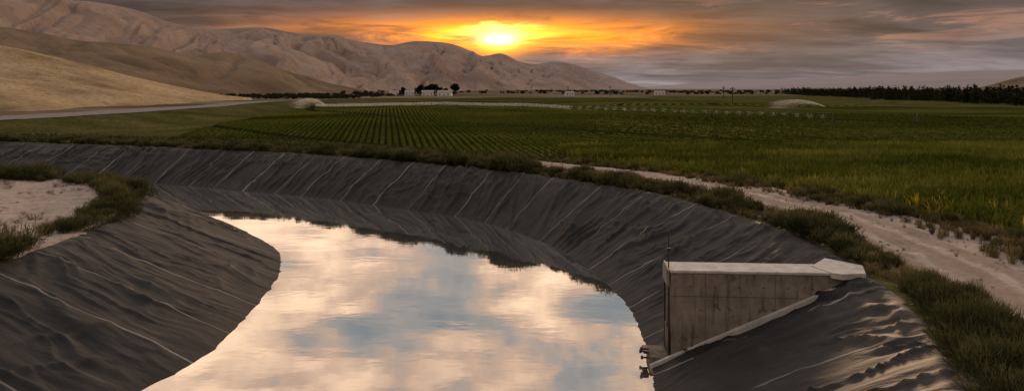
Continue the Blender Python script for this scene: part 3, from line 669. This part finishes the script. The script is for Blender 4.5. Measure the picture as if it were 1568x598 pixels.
def plume(name,s,dr_,L,H,n,seed):
    r=np.random.default_rng(seed); f=r.uniform(0,1,n)**.7; zc_=4*H*f*(1-f*.85); w_=.05+f*1.6
    sx_,sy_=s; P=np.c_[sx_+dr_[0]*L*f+r.normal(0,1,n)*w_*.7,sy_+dr_[1]*L*f+r.normal(0,1,n)*w_,0*f]
    P[:,2]=ground_z(P[:,0],P[:,1])+1.2+zc_-np.abs(r.normal(0,1,n))*f*H*.9
    P[:,2]=np.maximum(P[:,2],ground_z(P[:,0],P[:,1])+.3+r.uniform(0,.3,n))
    e=empty(name); z0=gz1(sx_,sy_); tube('riser',(sx_,sy_,z0),(sx_,sy_,z0+1.4),.08,.06,m_st,e)
    flecks('spray',P,.038,e,seed)
plume('sprinkler_gun',(-64.,270.),(-.9,.1),12,2.2,8000,3)
plume('sprinkler_gun',(110.,275.),(-1,.0),18,1.9,8000,4)
e=empty('sprinkler_stand',(93,180,gz1(93,180)))
for i in range(3):
    a=2.1*i; tube('leg_%d'%i,(math.cos(a)*.9,math.sin(a)*.9,0),(0,0,2.0),.06,.05,m_st,e,6)
tube('riser',(0,0,1.2),(0,0,2.9),.06,.05,m_st,e,6)

# ---------------------------------------------------------------- CONCRETE INLET STRUCTURE
m_c,tt,b=mat('cast_concrete'); tcn=tt.n.new('ShaderNodeTexCoord').outputs['Object']; ox,oy,oz=tt.sep(tcn)
nn=tt.noise(tcn,1.3,7,.65); st=tt.noise(tt.comb(tt.m('MULTIPLY',ox,3.),tt.m('MULTIPLY',oy,3.),tt.m('MULTIPLY',oz,.35)),1.4,6,.65)
c=tt.ramp(nn,[(.3,(.15,.125,.10)),(.5,(.245,.21,.175)),(.7,(.34,.30,.255))])
c=tt.mix(tt.m('MULTIPLY',tt.sstep(st,.50,.66),.7),c,(.075,.06,.048))
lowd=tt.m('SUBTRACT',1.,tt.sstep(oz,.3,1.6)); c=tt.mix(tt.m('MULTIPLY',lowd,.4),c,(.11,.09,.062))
blot=tt.sstep(tt.noise(tcn,2.6,3,.5,.6),.62,.68); c=tt.mix(tt.m('MULTIPLY',blot,.55),c,(.05,.042,.035))
ln=tt.m('SUBTRACT',1.,tt.sstep(tt.m('ABSOLUTE',tt.m('SUBTRACT',oz,2.55)),.008,.03))
lx_=tt.m('SUBTRACT',1.,tt.sstep(tt.m('ABSOLUTE',tt.m('SUBTRACT',tt.m('FRACT',tt.m('DIVIDE',ox,2.44)),.5)),.003,.011))
ln=tt.m('MAXIMUM',ln,lx_)
c=tt.mix(tt.m('MULTIPLY',ln,.5),c,(.07,.06,.05))
tt.put(b.inputs['Base Color'],c); tt.put(b.inputs['Normal'],tt.bump(tt.m('SUBTRACT',tt.noise(tcn,12,6,.7),ln),.35,.03))
m_c2,tt,b=mat('pale_concrete'); tcn=tt.n.new('ShaderNodeTexCoord').outputs['Object']
tt.put(b.inputs['Base Color'],tt.ramp(tt.noise(tcn,2.5,7,.7),[(.3,(.36,.34,.31)),(.6,(.56,.53,.49)),(.75,(.66,.63,.59))])); tt.put(b.inputs['Normal'],tt.bump(tt.noise(tcn,14,5,.7),.3,.02))
m_rust,tt,b=mat('rusty_steel'); b.inputs['Base Color'].default_value=(.07,.045,.035,1); b.inputs['Roughness'].default_value=.6; b.inputs['Metallic'].default_value=.4
S=empty('concrete_inlet_structure',(5.70,28.12,0),math.radians(-4.5))
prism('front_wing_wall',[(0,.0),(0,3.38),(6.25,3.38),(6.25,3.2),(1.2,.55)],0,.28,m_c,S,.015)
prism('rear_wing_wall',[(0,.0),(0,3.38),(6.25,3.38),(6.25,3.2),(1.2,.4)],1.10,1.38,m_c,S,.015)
box('deck',-.04,6.3,-.03,1.42,3.385,3.48,m_c2,S,.02)
box('front_curb',-.10,-.045,-.03,1.42,3.46,3.53,m_c2,S,.01)
prism('sloping_footing',[(-.75,-.12),(-.75,.12),(0.0,.46),(6.35,3.30),(6.5,3.26),(6.5,3.0),(0.0,.05)],-.20,-.005,m_c2,S,.015)
slab('apron',[(5.2,1.0),(6.1,2.4),(7.1,1.2),(6.75,-.1),(5.9,-.28),(5.6,-.1)],3.30,3.51,m_c2,S,.02)
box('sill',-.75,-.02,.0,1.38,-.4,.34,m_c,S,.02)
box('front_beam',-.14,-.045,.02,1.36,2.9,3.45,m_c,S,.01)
for i,yy in enumerate((.02,1.30)): box('gate_rail_%d'%i,-.10,-.045,yy,yy+.08,.3,2.9,m_rust,S,.005)
box('slide_gate',-.075,-.05,.12,1.28,.36,1.3,m_rust,S,.005)
tube('gate_stem',(-.06,.16,1.3),(-.06,.16,4.75),.028,.02,m_rust,S)
tube('stem_collar',(-.06,.16,4.15),(-.06,.16,4.25),.07,.07,m_rust,S)
tube('stem_cap',(-.06,.16,4.75),(-.06,.16,4.85),.045,.02,m_rust,S)
for i,(zz,yy) in enumerate(((.5,.1),(.5,.75),(.85,.4))):
    tube('anchor_bolt_%d'%i,(-.75,yy,zz*.6),(-1.0,yy,zz*.6),.035,.035,m_rust,S)
    tube('bolt_head_%d'%i,(-.98,yy,zz*.6),(-1.06,yy,zz*.6),.07,.07,m_rust,S)
box('trash_bracket',-.95,-.75,.25,1.0,.38,.46,m_rust,S,.01)
for i in range(6):
    xx=.7+i*.85; zz=2.9
    tube('tie_hole_%d'%i,(xx,-.004,zz),(xx,.01,zz),.03,.03,m_rust,S)
